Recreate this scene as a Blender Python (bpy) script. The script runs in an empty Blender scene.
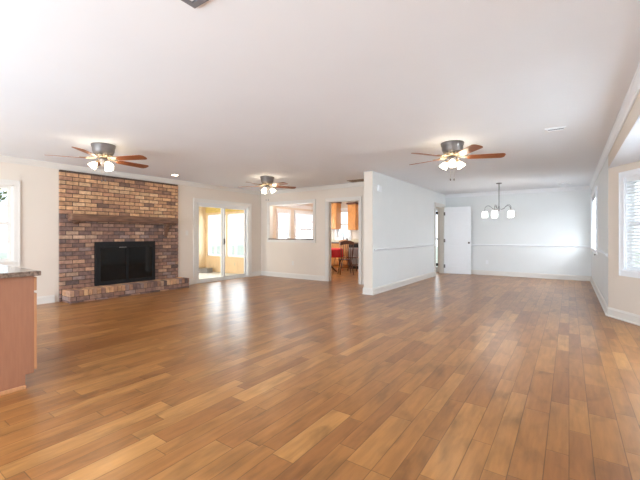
import bpy, bmesh, math, random
from mathutils import Vector, Matrix
random.seed(7)
S = bpy.context.scene
C = S.collection
PI = math.pi

# ------------------------------------------------------------------ camera
cam = bpy.data.cameras.new('camera')
cam.sensor_width = 36
cam.lens = 355.6 / 640 * 36
cam.shift_y = -5 / 640
cam.clip_start = 0.05
co = bpy.data.objects.new('camera', cam)
C.objects.link(co)
co.location = (0, 0, 1.18)
co.rotation_euler = (PI / 2, 0, math.radians(35.0))
S.camera = co

# ------------------------------------------------------------------ light
w = bpy.data.worlds.new('sky')
S.world = w
w.use_nodes = True
bg = w.node_tree.nodes['Background']
bg.inputs[0].default_value = (0.80, 0.90, 1.0, 1)
bg.inputs[1].default_value = 0.6

def area(name, loc, rot, sx, sy, power, color):
    l = bpy.data.lights.new(name, 'AREA')
    l.shape = 'RECTANGLE'; l.size = sx; l.size_y = sy
    l.energy = power; l.color = color
    o = bpy.data.objects.new(name, l)
    C.objects.link(o)
    o.location = loc; o.rotation_euler = rot
    return o
R = math.radians
# area lights added outside the windows to boost daylight, some aimed up
area('fill_south', (-3.4, -2.75, 1.3), (R(101), 0, 0), 7.0, 2.2, 240, (0.79, 0.89, 1.0))  # added fill from behind the camera, tilted up to brighten the ceiling
area('daylight_bay', (1.75, 3.95, 0.9), (R(122), 0, R(90)), 1.9, 1.4, 175, (0.82, 0.92, 1.0))
area('daylight_dining', (0.95, 9.75, 1.3), (R(112), 0, R(80)), 1.2, 1.2, 34, (0.86, 0.92, 1.0))
area('daylight_sunroom', (-8.9, 7.95, 1.2), (R(90), 0, R(180)), 2.6, 1.5, 26, (0.80, 0.92, 1.0))
area('fill_sunroom_front', (-8.6, 3.1, 1.3), (R(95), 0, 0), 1.8, 1.5, 26, (1.0, 0.97, 0.92))  # added fill, out of view, brightening the far sunroom wall
area('daylight_breakfast', (-8.4, 9.9, 1.4), (R(90), 0, R(-90)), 2.6, 1.4, 42, (0.85, 0.94, 1.0))
area('daylight_foyer', (-3.95, 12.0, 1.2), (R(90), 0, R(180)), 0.9, 1.8, 6, (0.85, 0.94, 1.0))

v = S.view_settings
v.view_transform = 'Standard'
v.look = 'None'
v.gamma = 1
v.use_curve_mapping = False
v.exposure = 1.9

# ------------------------------------------------------------------ materials
def mat(name, color, rough=0.5, metal=0.0, spec=0.5, emit=None, estr=0.0, var=0.0, vscale=8.0, bump=0.0, bscale=60.0, stretch=(1, 1, 1), coat=0.0):
    m = bpy.data.materials.new(name)
    m.use_nodes = True
    nt = m.node_tree
    b = nt.nodes['Principled BSDF']
    b.inputs['Base Color'].default_value = (*color, 1)
    b.inputs['Roughness'].default_value = rough
    b.inputs['Metallic'].default_value = metal
    b.inputs['Specular IOR Level'].default_value = spec
    b.inputs['Coat Weight'].default_value = coat
    if emit:
        b.inputs['Emission Color'].default_value = (*emit, 1)
        b.inputs['Emission Strength'].default_value = estr
    tc = nt.nodes.new('ShaderNodeTexCoord')
    mp = nt.nodes.new('ShaderNodeMapping')
    mp.inputs['Scale'].default_value = stretch
    nt.links.new(tc.outputs['Object'], mp.inputs[0])
    n = nt.nodes.new('ShaderNodeTexNoise')
    n.inputs['Scale'].default_value = vscale
    n.inputs['Detail'].default_value = 4
    nt.links.new(mp.outputs[0], n.inputs['Vector'])
    r = nt.nodes.new('ShaderNodeValToRGB')
    r.color_ramp.elements[0].position = 0.3
    r.color_ramp.elements[1].position = 0.7
    r.color_ramp.elements[0].color = (*[c * (1 - var) for c in color], 1)
    r.color_ramp.elements[1].color = (*[min(1, c * (1 + var)) for c in color], 1)
    nt.links.new(n.outputs['Fac'], r.inputs[0])
    nt.links.new(r.outputs[0], b.inputs['Base Color'])
    if bump:
        n2 = nt.nodes.new('ShaderNodeTexNoise')
        n2.inputs['Scale'].default_value = bscale
        nt.links.new(mp.outputs[0], n2.inputs['Vector'])
        bp = nt.nodes.new('ShaderNodeBump')
        bp.inputs['Strength'].default_value = bump
        bp.inputs['Distance'].default_value = 0.002
        nt.links.new(n2.outputs['Fac'], bp.inputs['Height'])
        nt.links.new(bp.outputs[0], b.inputs['Normal'])
    return m

CREAM = mat('cream_paint', (0.70, 0.615, 0.53), 0.6, var=0.012, vscale=2, bump=0.15)
GREY = mat('pale_grey_paint', (0.76, 0.775, 0.77), 0.6, var=0.012, vscale=2, bump=0.15)
CEIL = mat('ceiling_paint', (0.84, 0.865, 0.90), 0.8, var=0.01, vscale=1.5, bump=0.2, bscale=120)
TRIM = mat('white_trim_paint', (0.70, 0.66, 0.61), 0.35, var=0.008)
WHITE = mat('white_gloss_paint', (0.83, 0.84, 0.86), 0.35, var=0.008)
VINYL = mat('white_vinyl', (0.68, 0.67, 0.65), 0.35, var=0.01)
BLACK = mat('black_metal', (0.008, 0.008, 0.009), 0.5, spec=0.3, var=0.1)
DARKGLASS = mat('dark_fire_glass', (0.006, 0.006, 0.006), 0.06, spec=0.35, var=0.05)
PEWTER = mat('pewter_metal', (0.17, 0.15, 0.14), 0.4, metal=0.35, var=0.15)
NICKEL = mat('brushed_nickel', (0.28, 0.28, 0.28), 0.35, metal=0.8, var=0.1)
BRASS = mat('antique_brass', (0.48, 0.38, 0.26), 0.35, metal=0.6, var=0.15)
BLADE = mat('blade_wood', (0.27, 0.085, 0.028), 0.32, var=0.35, vscale=5, stretch=(2, 22, 2))
OAK = mat('golden_oak', (0.60, 0.26, 0.075), 0.4, var=0.18, vscale=5, stretch=(14, 14, 1.5))
ISLAND = mat('island_laminate', (0.32, 0.135, 0.072), 0.45, var=0.06, vscale=5, stretch=(14, 14, 1.2))
ISLEDGE = mat('island_wood_edge', (0.50, 0.24, 0.11), 0.4, var=0.1, vscale=5, stretch=(14, 14, 1.2))
GRANITE = mat('speckled_brown_stone', (0.17, 0.115, 0.085), 0.14, var=0.6, vscale=60)
DARKWOOD = mat('dark_red_wood', (0.10, 0.03, 0.015), 0.35, var=0.3, vscale=6, stretch=(8, 8, 2))
MAPLE = mat('light_brown_wood', (0.45, 0.22, 0.09), 0.4, var=0.2, vscale=6, stretch=(8, 8, 2))
MANTEL = mat('rough_beam_wood', (0.17, 0.085, 0.05), 0.6, var=0.45, vscale=4, bump=0.8, bscale=25, stretch=(6, 0.9, 6))
RED = mat('red_cloth', (0.50, 0.012, 0.02), 0.8, var=0.12, vscale=10)
PANEL = mat('honey_wood_panelling', (0.72, 0.54, 0.34), 0.5, var=0.14, vscale=3, stretch=(9, 9, 0.8))
PANELY = mat('yellow_wood_board', (0.55, 0.42, 0.13), 0.5, var=0.22, vscale=6, stretch=(1, 6, 6))
TILE = mat('pale_sunroom_floor', (0.78, 0.78, 0.78), 0.5, var=0.04)
STONE = mat('kitchen_splash', (0.60, 0.52, 0.38), 0.5, var=0.15, vscale=14)
STEEL = mat('stainless_steel', (0.30, 0.29, 0.28), 0.3, metal=0.7, var=0.1)
SLAT = mat('white_blind', (0.86, 0.87, 0.88), 0.45, var=0.01)
BROWNV = mat('brown_grille', (0.17, 0.105, 0.055), 0.5, var=0.1)
DARKG = mat('grey_grille', (0.20, 0.20, 0.215), 0.45, var=0.05)
VOID = mat('dark_duct', (0.05, 0.05, 0.05), 0.9)
LAMPW = mat('warm_lit_glass', (0.9, 0.85, 0.75), 0.3, emit=(1.0, 0.84, 0.62), estr=7)
LAMPC = mat('white_lit_glass', (0.9, 0.9, 0.9), 0.3, emit=(1.0, 0.96, 0.90), estr=3.0)
LAMPP = mat('amber_lit_glass', (0.9, 0.8, 0.6), 0.3, emit=(1.0, 0.62, 0.28), estr=22)
CAN = mat('lit_recessed_lens', (0.9, 0.8, 0.7), 0.3, emit=(1.0, 0.80, 0.58), estr=9)
GRASS = mat('lawn', (0.50, 0.52, 0.42), 0.9, var=0.3)
BARK = mat('bark', (0.12, 0.09, 0.07), 0.9, var=0.3, bump=0.6)
LEAF = mat('leaves', (0.12, 0.17, 0.05), 0.6, var=0.35)
SIDING = mat('tan_siding', (0.45, 0.36, 0.24), 0.7, var=0.1)
ROOF = mat('grey_shingles', (0.10, 0.10, 0.11), 0.8, var=0.2)
SHOE = mat('stained_shoe_moulding', (0.30, 0.16, 0.08), 0.5, var=0.15)

def glass_mat():
    m = bpy.data.materials.new('window_glass')
    m.use_nodes = True
    nt = m.node_tree
    nt.nodes.remove(nt.nodes['Principled BSDF'])
    t = nt.nodes.new('ShaderNodeBsdfTransparent')
    t.inputs[0].default_value = (0.97, 0.98, 0.98, 1)
    g = nt.nodes.new('ShaderNodeBsdfGlossy')
    g.inputs['Roughness'].default_value = 0.02
    lw = nt.nodes.new('ShaderNodeLayerWeight')
    lw.inputs['Blend'].default_value = 0.5
    pw = nt.nodes.new('ShaderNodeMath'); pw.operation = 'POWER'; pw.inputs[1].default_value = 4
    nt.links.new(lw.outputs['Facing'], pw.inputs[0])
    f = nt.nodes.new('ShaderNodeMath'); f.operation = 'MULTIPLY_ADD'; f.inputs[1].default_value = 0.35; f.inputs[2].default_value = 0.03
    nt.links.new(pw.outputs[0], f.inputs[0])
    x = nt.nodes.new('ShaderNodeMixShader')
    nt.links.new(f.outputs[0], x.inputs[0])
    nt.links.new(t.outputs[0], x.inputs[1])
    nt.links.new(g.outputs[0], x.inputs[2])
    nt.links.new(x.outputs[0], nt.nodes['Material Output'].inputs[0])
    return m
GLASS = glass_mat()

def floor_mat():
    m = bpy.data.materials.new('hickory_planks')
    m.use_nodes = True
    nt = m.node_tree
    L = nt.links.new
    b = nt.nodes['Principled BSDF']
    def M(op, a, bb=None, cc=None):
        n = nt.nodes.new('ShaderNodeMath')
        n.operation = op
        for i, x in enumerate((a, bb, cc)):
            if x is None: continue
            if isinstance(x, (int, float)): n.inputs[i].default_value = x
            else: L(x, n.inputs[i])
        return n.outputs[0]
    tc = nt.nodes.new('ShaderNodeTexCoord')
    sp = nt.nodes.new('ShaderNodeSeparateXYZ')
    L(tc.outputs['Object'], sp.inputs[0])
    W = 0.118
    px = M('DIVIDE', sp.outputs[0], W)
    # boards come in mixed widths
    px = M('ADD', px, M('MULTIPLY', M('SINE', M('MULTIPLY', px, 2.0944)), 0.12))
    i = M('FLOOR', px)
    fx = M('FRACT', px)
    wn = nt.nodes.new('ShaderNodeTexWhiteNoise'); wn.noise_dimensions = '1D'
    L(i, wn.inputs['W'])
    off = M('MULTIPLY', wn.outputs['Value'], 7.0)
    wn3 = nt.nodes.new('ShaderNodeTexWhiteNoise'); wn3.noise_dimensions = '1D'
    L(M('ADD', i, 91.7), wn3.inputs['W'])
    ln = M('MULTIPLY_ADD', wn3.outputs['Value'], 0.6, 0.5)
    py = M('DIVIDE', M('ADD', sp.outputs[1], off), ln)
    j = M('FLOOR', py)
    fy = M('FRACT', py)
    cb = nt.nodes.new('ShaderNodeCombineXYZ')
    L(i, cb.inputs[0]); L(j, cb.inputs[1])
    wn2 = nt.nodes.new('ShaderNodeTexWhiteNoise'); wn2.noise_dimensions = '2D'
    L(cb.outputs[0], wn2.inputs['Vector'])
    rnd = wn2.outputs['Value']
    cr = nt.nodes.new('ShaderNodeValToRGB')
    e = cr.color_ramp.elements
    e[0].position = 0; e[0].color = (0.25, 0.095, 0.027, 1)
    e[1].position = 1; e[1].color = (0.45, 0.215, 0.066, 1)
    for p, c in ((0.12, (0.295, 0.118, 0.033)), (0.5, (0.35, 0.150, 0.042)), (0.88, (0.395, 0.178, 0.052))):
        k = e.new(p); k.color = (*c, 1)
    L(rnd, cr.inputs[0])
    # grain, offset per plank
    cv = nt.nodes.new('ShaderNodeCombineXYZ')
    L(M('MULTIPLY', sp.outputs[0], 34), cv.inputs[0])
    L(M('MULTIPLY', sp.outputs[1], 4), cv.inputs[1])
    L(M('MULTIPLY', rnd, 50), cv.inputs[2])
    gn = nt.nodes.new('ShaderNodeTexNoise')
    gn.inputs['Scale'].default_value = 1.0; gn.inputs['Detail'].default_value = 4
    gn.inputs['Distortion'].default_value = 0.2
    L(cv.outputs[0], gn.inputs['Vector'])
    cv2 = nt.nodes.new('ShaderNodeCombineXYZ')
    L(M('MULTIPLY', sp.outputs[0], 7), cv2.inputs[0])
    L(M('MULTIPLY', sp.outputs[1], 2.6), cv2.inputs[1])
    L(M('MULTIPLY', rnd, 50), cv2.inputs[2])
    kn = nt.nodes.new('ShaderNodeTexNoise')
    kn.inputs['Scale'].default_value = 1.0; kn.inputs['Detail'].default_value = 3
    kn.inputs['Distortion'].default_value = 0.6
    L(cv2.outputs[0], kn.inputs['Vector'])
    g1 = M('MULTIPLY_ADD', gn.outputs['Fac'], 0.75, 0.60)
    kr = nt.nodes.new('ShaderNodeMapRange')
    kr.inputs[1].default_value = 0.27; kr.inputs[2].default_value = 0.50
    kr.inputs[3].default_value = 0.66; kr.inputs[4].default_value = 1.04
    L(kn.outputs['Fac'], kr.inputs[0])
    g2 = M('MULTIPLY', g1, kr.outputs[0])
    ex = M('MINIMUM', fx, M('SUBTRACT', 1.0, fx))
    ey = M('MULTIPLY', M('MINIMUM', fy, M('SUBTRACT', 1.0, fy)), M('DIVIDE', ln, W))
    ed = M('MINIMUM', ex, ey)
    er = nt.nodes.new('ShaderNodeMapRange')
    er.inputs[1].default_value = 0.006; er.inputs[2].default_value = 0.026
    er.inputs[3].default_value = 0.45; er.inputs[4].default_value = 1.0
    L(ed, er.inputs[0])
    g3 = M('MULTIPLY', g2, er.outputs[0])
    mx = nt.nodes.new('ShaderNodeVectorMath'); mx.operation = 'SCALE'
    L(cr.outputs[0], mx.inputs[0]); L(g3, mx.inputs['Scale'])
    L(mx.outputs[0], b.inputs['Base Color'])
    b.inputs['Roughness'].default_value = 0.29
    b.inputs['Specular IOR Level'].default_value = 0.5
    # bump: rounded plank edges plus hand scraping
    er2 = nt.nodes.new('ShaderNodeMapRange')
    er2.inputs[1].default_value = 0.0; er2.inputs[2].default_value = 0.05
    L(ed, er2.inputs[0])
    sc = nt.nodes.new('ShaderNodeTexNoise')
    sc.inputs['Scale'].default_value = 1.0
    cv3 = nt.nodes.new('ShaderNodeCombineXYZ')
    L(M('MULTIPLY', sp.outputs[0], 12), cv3.inputs[0])
    L(M('MULTIPLY', sp.outputs[1], 5), cv3.inputs[1])
    L(M('MULTIPLY', rnd, 30), cv3.inputs[2])
    L(cv3.outputs[0], sc.inputs['Vector'])
    h = M('ADD', er2.outputs[0], M('MULTIPLY', sc.outputs['Fac'], 0.3))
    
    
    bp = nt.nodes.new('ShaderNodeBump')
    bp.inputs['Strength'].default_value = 0.22
    bp.inputs['Distance'].default_value = 0.002
    L(h, bp.inputs['Height'])
    L(bp.outputs[0], b.inputs['Normal'])
    return m
FLOOR = floor_mat()

def brick_mat():
    m = bpy.data.materials.new('old_brick')
    m.use_nodes = True
    nt = m.node_tree
    L = nt.links.new
    b = nt.nodes['Principled BSDF']
    at = nt.nodes.new('ShaderNodeAttribute'); at.attribute_name = 'tone'
    tc = nt.nodes.new('ShaderNodeTexCoord')
    n = nt.nodes.new('ShaderNodeTexNoise'); n.inputs['Scale'].default_value = 16; n.inputs['Detail'].default_value = 6
    L(tc.outputs['Object'], n.inputs['Vector'])
    mr = nt.nodes.new('ShaderNodeMapRange')
    mr.inputs[1].default_value = 0.3; mr.inputs[2].default_value = 0.7
    mr.inputs[3].default_value = 0.72; mr.inputs[4].default_value = 1.25
    L(n.outputs['Fac'], mr.inputs[0])
    mx = nt.nodes.new('ShaderNodeVectorMath'); mx.operation = 'SCALE'
    L(at.outputs['Color'], mx.inputs[0]); L(mr.outputs[0], mx.inputs['Scale'])
    L(mx.outputs[0], b.inputs['Base Color'])
    b.inputs['Roughness'].default_value = 0.85
    bp = nt.nodes.new('ShaderNodeBump'); bp.inputs['Strength'].default_value = 0.6; bp.inputs['Distance'].default_value = 0.004
    L(n.outputs['Fac'], bp.inputs['Height']); L(bp.outputs[0], b.inputs['Normal'])
    return m
BRICK = brick_mat()
MORTAR = mat('dark_mortar', (0.10, 0.065, 0.05), 0.95, var=0.2, vscale=30, bump=0.5)

# ------------------------------------------------------------------ helpers
class MB:
    def __init__(self):
        self.bm = bmesh.new()
    def box(self, x0, x1, y0, y1, z0, z1, rot=None, piv=None, bev=0.0, mi=0):
        bm = self.bm
        r = bmesh.ops.create_cube(bm, size=1)
        vs = r['verts']
        for q in vs:
            q.co = Vector(((x0 + x1) / 2 + q.co.x * (x1 - x0), (y0 + y1) / 2 + q.co.y * (y1 - y0), (z0 + z1) / 2 + q.co.z * (z1 - z0)))
        if bev:
            es = list({e for q in vs for e in q.link_edges})
            rr = bmesh.ops.bevel(bm, geom=es, offset=bev, segments=2, affect='EDGES', profile=0.6)
            vs = list({q for f in rr['faces'] for q in f.verts} | {q for q in vs if q.is_valid})
        if rot is not None:
            piv = Vector(piv or ((x0 + x1) / 2, (y0 + y1) / 2, (z0 + z1) / 2))
            for q in vs: q.co = rot @ (q.co - piv) + piv
        if mi:
            for f in {f for q in vs for f in q.link_faces}: f.material_index = mi
        return vs
    def tube(self, pts, rad, seg=10, caps=True):
        bm = self.bm
        pts = [Vector(p) for p in pts]
        rads = rad if isinstance(rad, (list, tuple)) else [rad] * len(pts)
        rings = []
        prev = None
        for k, p in enumerate(pts):
            d = (pts[min(k + 1, len(pts) - 1)] - pts[max(k - 1, 0)]).normalized()
            if prev is None:
                a = Vector((0, 0, 1)) if abs(d.z) < 0.9 else Vector((1, 0, 0))
                u = d.cross(a).normalized()
            else:
                u = (prev - d * prev.dot(d)).normalized()
            prev = u
            vv = d.cross(u)
            rings.append([bm.verts.new(p + (u * math.cos(2 * PI * t / seg) + vv * math.sin(2 * PI * t / seg)) * rads[k]) for t in range(seg)])
        for a, b in zip(rings, rings[1:]):
            for t in range(seg):
                f = bm.faces.new((a[t], a[(t + 1) % seg], b[(t + 1) % seg], b[t])); f.smooth = True
        if caps:
            bm.faces.new(rings[0][::-1]); bm.faces.new(rings[-1])
        return self
    def lathe(self, prof, seg=28, M=None, closed=False):
        bm = self.bm
        rings = []
        nv = []
        for r, z in prof:
            if r < 1e-5:
                q = bm.verts.new((0, 0, z)); rings.append([q]); nv.append(q)
            else:
                rg = [bm.verts.new((r * math.cos(2 * PI * t / seg), r * math.sin(2 * PI * t / seg), z)) for t in range(seg)]
                rings.append(rg); nv += rg
        pairs = list(zip(rings, rings[1:]))
        if closed: pairs.append((rings[-1], rings[0]))
        for a, b in pairs:
            for t in range(seg):
                u = (t + 1) % seg
                if len(a) == 1 and len(b) == 1: continue
                if len(a) == 1: f = bm.faces.new((a[0], b[u], b[t]))
                elif len(b) == 1: f = bm.faces.new((a[t], a[u], b[0]))
                else: f = bm.faces.new((a[t], a[u], b[u], b[t]))
                f.smooth = True
        if M is not None:
            for q in nv: q.co = M @ q.co
        return self
    def prism(self, poly, z0, z1, M=None):
        bm = self.bm
        a = [bm.verts.new((x, y, z0)) for x, y in poly]
        b = [bm.verts.new((x, y, z1)) for x, y in poly]
        n = len(poly)
        for t in range(n):
            bm.faces.new((a[t], a[(t + 1) % n], b[(t + 1) % n], b[t]))
        bm.faces.new(a[::-1]); bm.faces.new(b)
        if M is not None:
            for q in a + b: q.co = M @ q.co
        return self
    def build(self, name, m, parent=None, bevel=0.0, loc=None, rz=0):
        me = bpy.data.meshes.new(name)
        bmesh.ops.recalc_face_normals(self.bm, faces=self.bm.faces)
        self.bm.to_mesh(me); self.bm.free()
        ms = m if isinstance(m, (list, tuple)) else [m]
        for x in ms: me.materials.append(x)
        o = bpy.data.objects.new(name, me)
        C.objects.link(o)
        if parent is not None: o.parent = parent
        if loc is not None: o.location = loc
        if rz: o.rotation_euler = (0, 0, rz)
        if bevel:
            b = o.modifiers.new('bevel', 'BEVEL'); b.width = bevel; b.segments = 2; b.limit_method = 'ANGLE'
        return o

def tag(o, label=None, cat=None, group=None, kind=None):
    if label: o['label'] = label
    if cat: o['category'] = cat
    if group: o['group'] = group
    if kind: o['kind'] = kind
    return o

def empty(name, loc=(0, 0, 0), rz=0.0):
    o = bpy.data.objects.new(name, None)
    o.empty_display_size = 0.1
    C.objects.link(o)
    o.location = loc; o.rotation_euler = (0, 0, rz)
    return o

def thing(name, label, cat, loc=(0, 0, 0), rz=0.0, group=None):
    return tag(empty(name, loc, rz), label, cat, group)

def struct(o, label=None):
    o['kind'] = 'structure'
    if label: o['label'] = label
    return o

def frame_of(p0, p1):
    d = Vector((p1[0] - p0[0], p1[1] - p0[1]))
    return d.length, math.atan2(d.y, d.x)

def wall(name, p0, p1, holes=(), H=2.44, T=0.12, m=None, z0=0.0, label=None, paint2=None, split=None):
    """p0->p1 with the room on the right-hand side; thickness grows to the left."""
    Ln, a = frame_of(p0, p1)
    xs = sorted({0, Ln} | {h[0] for h in holes} | {h[1] for h in holes} | ({split} if split else set()))
    zs = sorted({z0, H} | {h[2] for h in holes} | {h[3] for h in holes})
    g = MB(); bm = g.bm
    def solid(i, k):
        if i < 0 or k < 0 or i >= len(xs) - 1 or k >= len(zs) - 1: return False
        cx = (xs[i] + xs[i + 1]) / 2; cz = (zs[k] + zs[k + 1]) / 2
        return not any(h[0] < cx < h[1] and h[2] < cz < h[3] for h in holes)
    vc = {}
    def V(x, y, z):
        kx = (round(x, 5), round(y, 5), round(z, 5))
        if kx not in vc: vc[kx] = bm.verts.new((x, y, z))
        return vc[kx]
    for i in range(len(xs) - 1):
        for k in range(len(zs) - 1):
            if not solid(i, k): continue
            x0_, x1_, a0, a1 = xs[i], xs[i + 1], zs[k], zs[k + 1]
            mi = 1 if (split is not None and (x0_ + x1_) / 2 > split) else 0
            def F(*q):
                f = bm.faces.new([V(*t) for t in q]); f.material_index = mi
            F((x0_, 0, a0), (x1_, 0, a0), (x1_, 0, a1), (x0_, 0, a1))
            F((x1_, T, a0), (x0_, T, a0), (x0_, T, a1), (x1_, T, a1))
            if not solid(i - 1, k): F((x0_, T, a0), (x0_, 0, a0), (x0_, 0, a1), (x0_, T, a1))
            if not solid(i + 1, k): F((x1_, 0, a0), (x1_, T, a0), (x1_, T, a1), (x1_, 0, a1))
            if not solid(i, k - 1): F((x0_, T, a0), (x1_, T, a0), (x1_, 0, a0), (x0_, 0, a0))
            if not solid(i, k + 1): F((x0_, 0, a1), (x1_, 0, a1), (x1_, T, a1), (x0_, T, a1))
    o = g.build(name, [m or CREAM, paint2 or m or CREAM], loc=(p0[0], p0[1], 0), rz=a)
    return struct(o, label)

def sweep(name, pts, prof, m, closed=False, parent=None):
    """extrude profile (inward offset to the right of travel, z) along a plan path with mitres"""
    bm = bmesh.new()
    P = [Vector(p) for p in pts]
    n = len(P)
    rings = []
    for k in range(n):
        if closed or 0 < k < n - 1:
            d0 = (P[k] - P[k - 1]).normalized(); d1 = (P[(k + 1) % n] - P[k]).normalized()
        elif k == 0:
            d0 = d1 = (P[1] - P[0]).normalized()
        else:
            d0 = d1 = (P[-1] - P[-2]).normalized()
        n0 = Vector((d0.y, -d0.x)); n1 = Vector((d1.y, -d1.x))
        b = (n0 + n1)
        b = b / max(0.2, b.dot(n0))
        rings.append([bm.verts.new((P[k].x + b.x * o, P[k].y + b.y * o, z)) for o, z in prof])
    q = len(prof)
    seq = list(zip(rings, rings[1:])) + ([(rings[-1], rings[0])] if closed else [])
    for a, b in seq:
        for t in range(q):
            bm.faces.new((a[t], a[(t + 1) % q], b[(t + 1) % q], b[t]))
    if not closed:
        bm.faces.new(rings[0]); bm.faces.new(rings[-1][::-1])
    bmesh.ops.recalc_face_normals(bm, faces=bm.faces)
    me = bpy.data.meshes.new(name); bm.to_mesh(me); bm.free()
    me.materials.append(m)
    o = bpy.data.objects.new(name, me); C.objects.link(o)
    if parent is not None: o.parent = parent
    return o

CROWN = [(0, 2.345), (0.008, 2.345), (0.012, 2.36), (0.020, 2.368), (0.032, 2.40), (0.040, 2.42), (0.046, 2.424), (0.048, 2.44), (0, 2.44)]
BASE = [(0, 0), (0.028, 0.0), (0.028, 0.012), (0.018, 0.022), (0.018, 0.105), (0.012, 0.118), (0.008, 0.130), (0, 0.130)]
RAIL = [(0, 0.855), (0.012, 0.858), (0.016, 0.872), (0.028, 0.885), (0.028, 0.897), (0.010, 0.905), (0, 0.905)]

# ------------------------------------------------------------------ room shell
H = 2.44
XL, XR = -7.40, 0.47
YP = 7.55           # wall with the pass-through
YB = 11.42          # back wall
PX0, PX1, PY = -3.36, -3.17, 6.33   # partition wall faces and its end
YS = -2.5           # wall behind the camera

g = MB(); g.box(XL - 0.12, 1.4, YS - 0.12, YB + 0.12, -0.05, 0.0); g.box(-8.1, XL - 0.12, 7.67, YB + 0.12, -0.05, 0.0)
struct(g.build('floor', FLOOR), 'wide hickory plank floor with a satin finish')
# ceiling (left open over the bay, which has its own)
g = MB(); g.box(XL - 0.12, XR + 0.12, YS - 0.12, YB + 0.12, H, H + 0.05); g.box(-8.1, XL - 0.12, 7.55, YB + 0.12, H, H + 0.05)
struct(g.build('ceiling', CEIL), 'smooth white ceiling')

WIN = (0.90 + 2.5 + 0.0, 1.88 + 2.5, 0.74, 1.99)
DOORS = (5.345 + 2.5, 7.06 + 2.5, 0.0, 1.98)
wall('wall_left', (XL, YS), (XL, YP + 0.12), [WIN, DOORS], m=CREAM, label='cream wall with the brick fireplace')
PT = (-7.06 - XL, -5.50 - XL, 1.05, 2.04)
DW = (-5.03 - XL, -4.14 - XL, 0.0, 2.03)
wall('wall_back_living', (XL, YP), (PX0, YP), [PT, DW], m=CREAM, label='cream wall with pass-through and kitchen doorway')
# partition: body with dining paint on its right face
g = MB(); bm = g.bm
def quadbox(g, x0, x1, y0, y1, z0, z1):
    return g.box(x0, x1, y0, y1, z0, z1)
D0, D1, DZ = 10.34, 11.13, 2.04
quadbox(g, PX0, PX1, PY, D0, 0, H); quadbox(g, PX1 - 0.12, PX1, D1, YB, 0, H); quadbox(g, PX0, PX1, D0, D1, DZ, H)
pw = g.build('wall_partition', [CREAM, GREY])
for p in pw.data.polygons:
    if p.normal.x > 0.5: p.material_index = 1
struct(pw, 'partition wall, cream on its end and pale grey on the dining side')
wall('wall_back', (-8.1, YB), (XR + 0.12, YB), [(-7.22 + 8.1, -6.66 + 8.1, 1.06, 2.1), (-4.45 + 8.1, PX0 - 0.04 + 8.1, 0, 2.03)], m=CREAM, paint2=GREY, split=PX1 - 0.1 + 8.1, label='pale grey dining room wall')
RW = (YB - 11.02, YB - 9.10, 0.86, 2.08)
BAY0 = 6.67; BAY1 = 2.2; BZ = 2.16
wall('wall_right', (XR, YB), (XR, YS), [RW, (YB - BAY0, YB - BAY1, 0, BZ)], m=GREY, paint2=CREAM, split=YB - BAY0 + 0.0001, label='right wall, pale grey by the dining area and cream by the bay')
SW = [(0.8, 2.4, 0.3, 2.2), (2.7, 4.9, 0.05, 2.2), (5.2, 7.3, 0.3, 2.2)]  # unseen openings, put in to let sky light into the room
wall('wall_front', (XR, YS), (XL, YS), SW, m=CREAM, label='cream wall behind the viewer')

# bay
bd = Vector((0.523, -0.855)).normalized()
BA = Vector((XR, BAY0)); BB = BA + bd * 1.30
BC = Vector((BB.x, BAY1 + (BAY0 - BB.y))); BD = Vector((XR, BAY1))
wall('wall_bay_far', BA, BB, [(0.31, 1.06, 0.69, 1.97)], H=BZ - 0.01, m=CREAM)
wall('wall_bay_side', BB, BC, [(0.22, (BB - BC).length - 0.22, 0.69, 1.97)], H=BZ - 0.01, m=CREAM)
wall('wall_bay_near', BC, BD, [(0.24, 0.99, 0.69, 1.97)], H=BZ - 0.01, m=CREAM)
g = MB(); g.prism([(XR + 0.002, BAY0 - 0.001), (XR + 0.125, BAY0 + 0.1), (BB.x + 0.2, BB.y + 0.1), (BC.x + 0.2, BC.y - 0.1), (XR + 0.125, BAY1 - 0.1), (XR + 0.002, BAY1 + 0.001)], BZ - 0.0099, BZ - 0.0005)
struct(g.build('ceiling_bay', CEIL))

# breakfast room bay
FA = (XL - 0.05, 7.67); FB = (-7.92, 8.72); FC = (-7.92, YB)
wall('wall_breakfast_angle', FA, FB, [], m=CREAM)
wall('wall_breakfast', FB, FC, [(8.88 - 8.72, 9.44 - 8.72, 0.8, 1.98), (9.80 - 8.72, 10.92 - 8.72, 0.8, 1.98)], m=CREAM)
struct(sweep('trim_9', [(-7.44, 7.72), (-7.92, 8.72), (-7.92, YB)], [(0, 2.13), (0.02, 2.13), (0.03, 2.19), (0.09, 2.20), (0.09, 2.24), (0, 2.24)], WHITE), 'white ledge moulding over the breakfast windows')

# crown, chair rail, baseboards
struct(sweep('trim_1', [(XL, YS), (XL, YP), (PX0, YP)], CROWN, TRIM), 'white crown moulding along the fireplace and pass-through walls')
struct(sweep('trim_11', [(PX1, YB), (XR, YB), (XR, YS)], CROWN, WHITE), 'white crown moulding along the dining wall and right wall')
struct(sweep('trim_2', [(PX1, PY + 0.06), (PX1, D0 - 0.09)], RAIL, WHITE), 'white chair rail on the partition')
struct(sweep('trim_3', [(PX1, D1 + 0.09), (PX1, YB), (XR, YB), (XR, YB - 0.3)], RAIL, WHITE), 'white chair rail on the dining room wall')
struct(sweep('trim_4', [(XR, 8.98), (XR, BAY0 + 0.05)], RAIL, WHITE), 'white chair rail between dining window and bay')
def baseb(n, pts): struct(sweep('baseboard_' + n, pts, BASE, TRIM))
baseb('left', [(XL, YS), (XL, 2.44)])
baseb('left_door', [(XL, 4.93), (XL, 5.29)])
baseb('back_living', [(XL, 7.16), (XL, YP), (-5.12, YP)])
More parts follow.
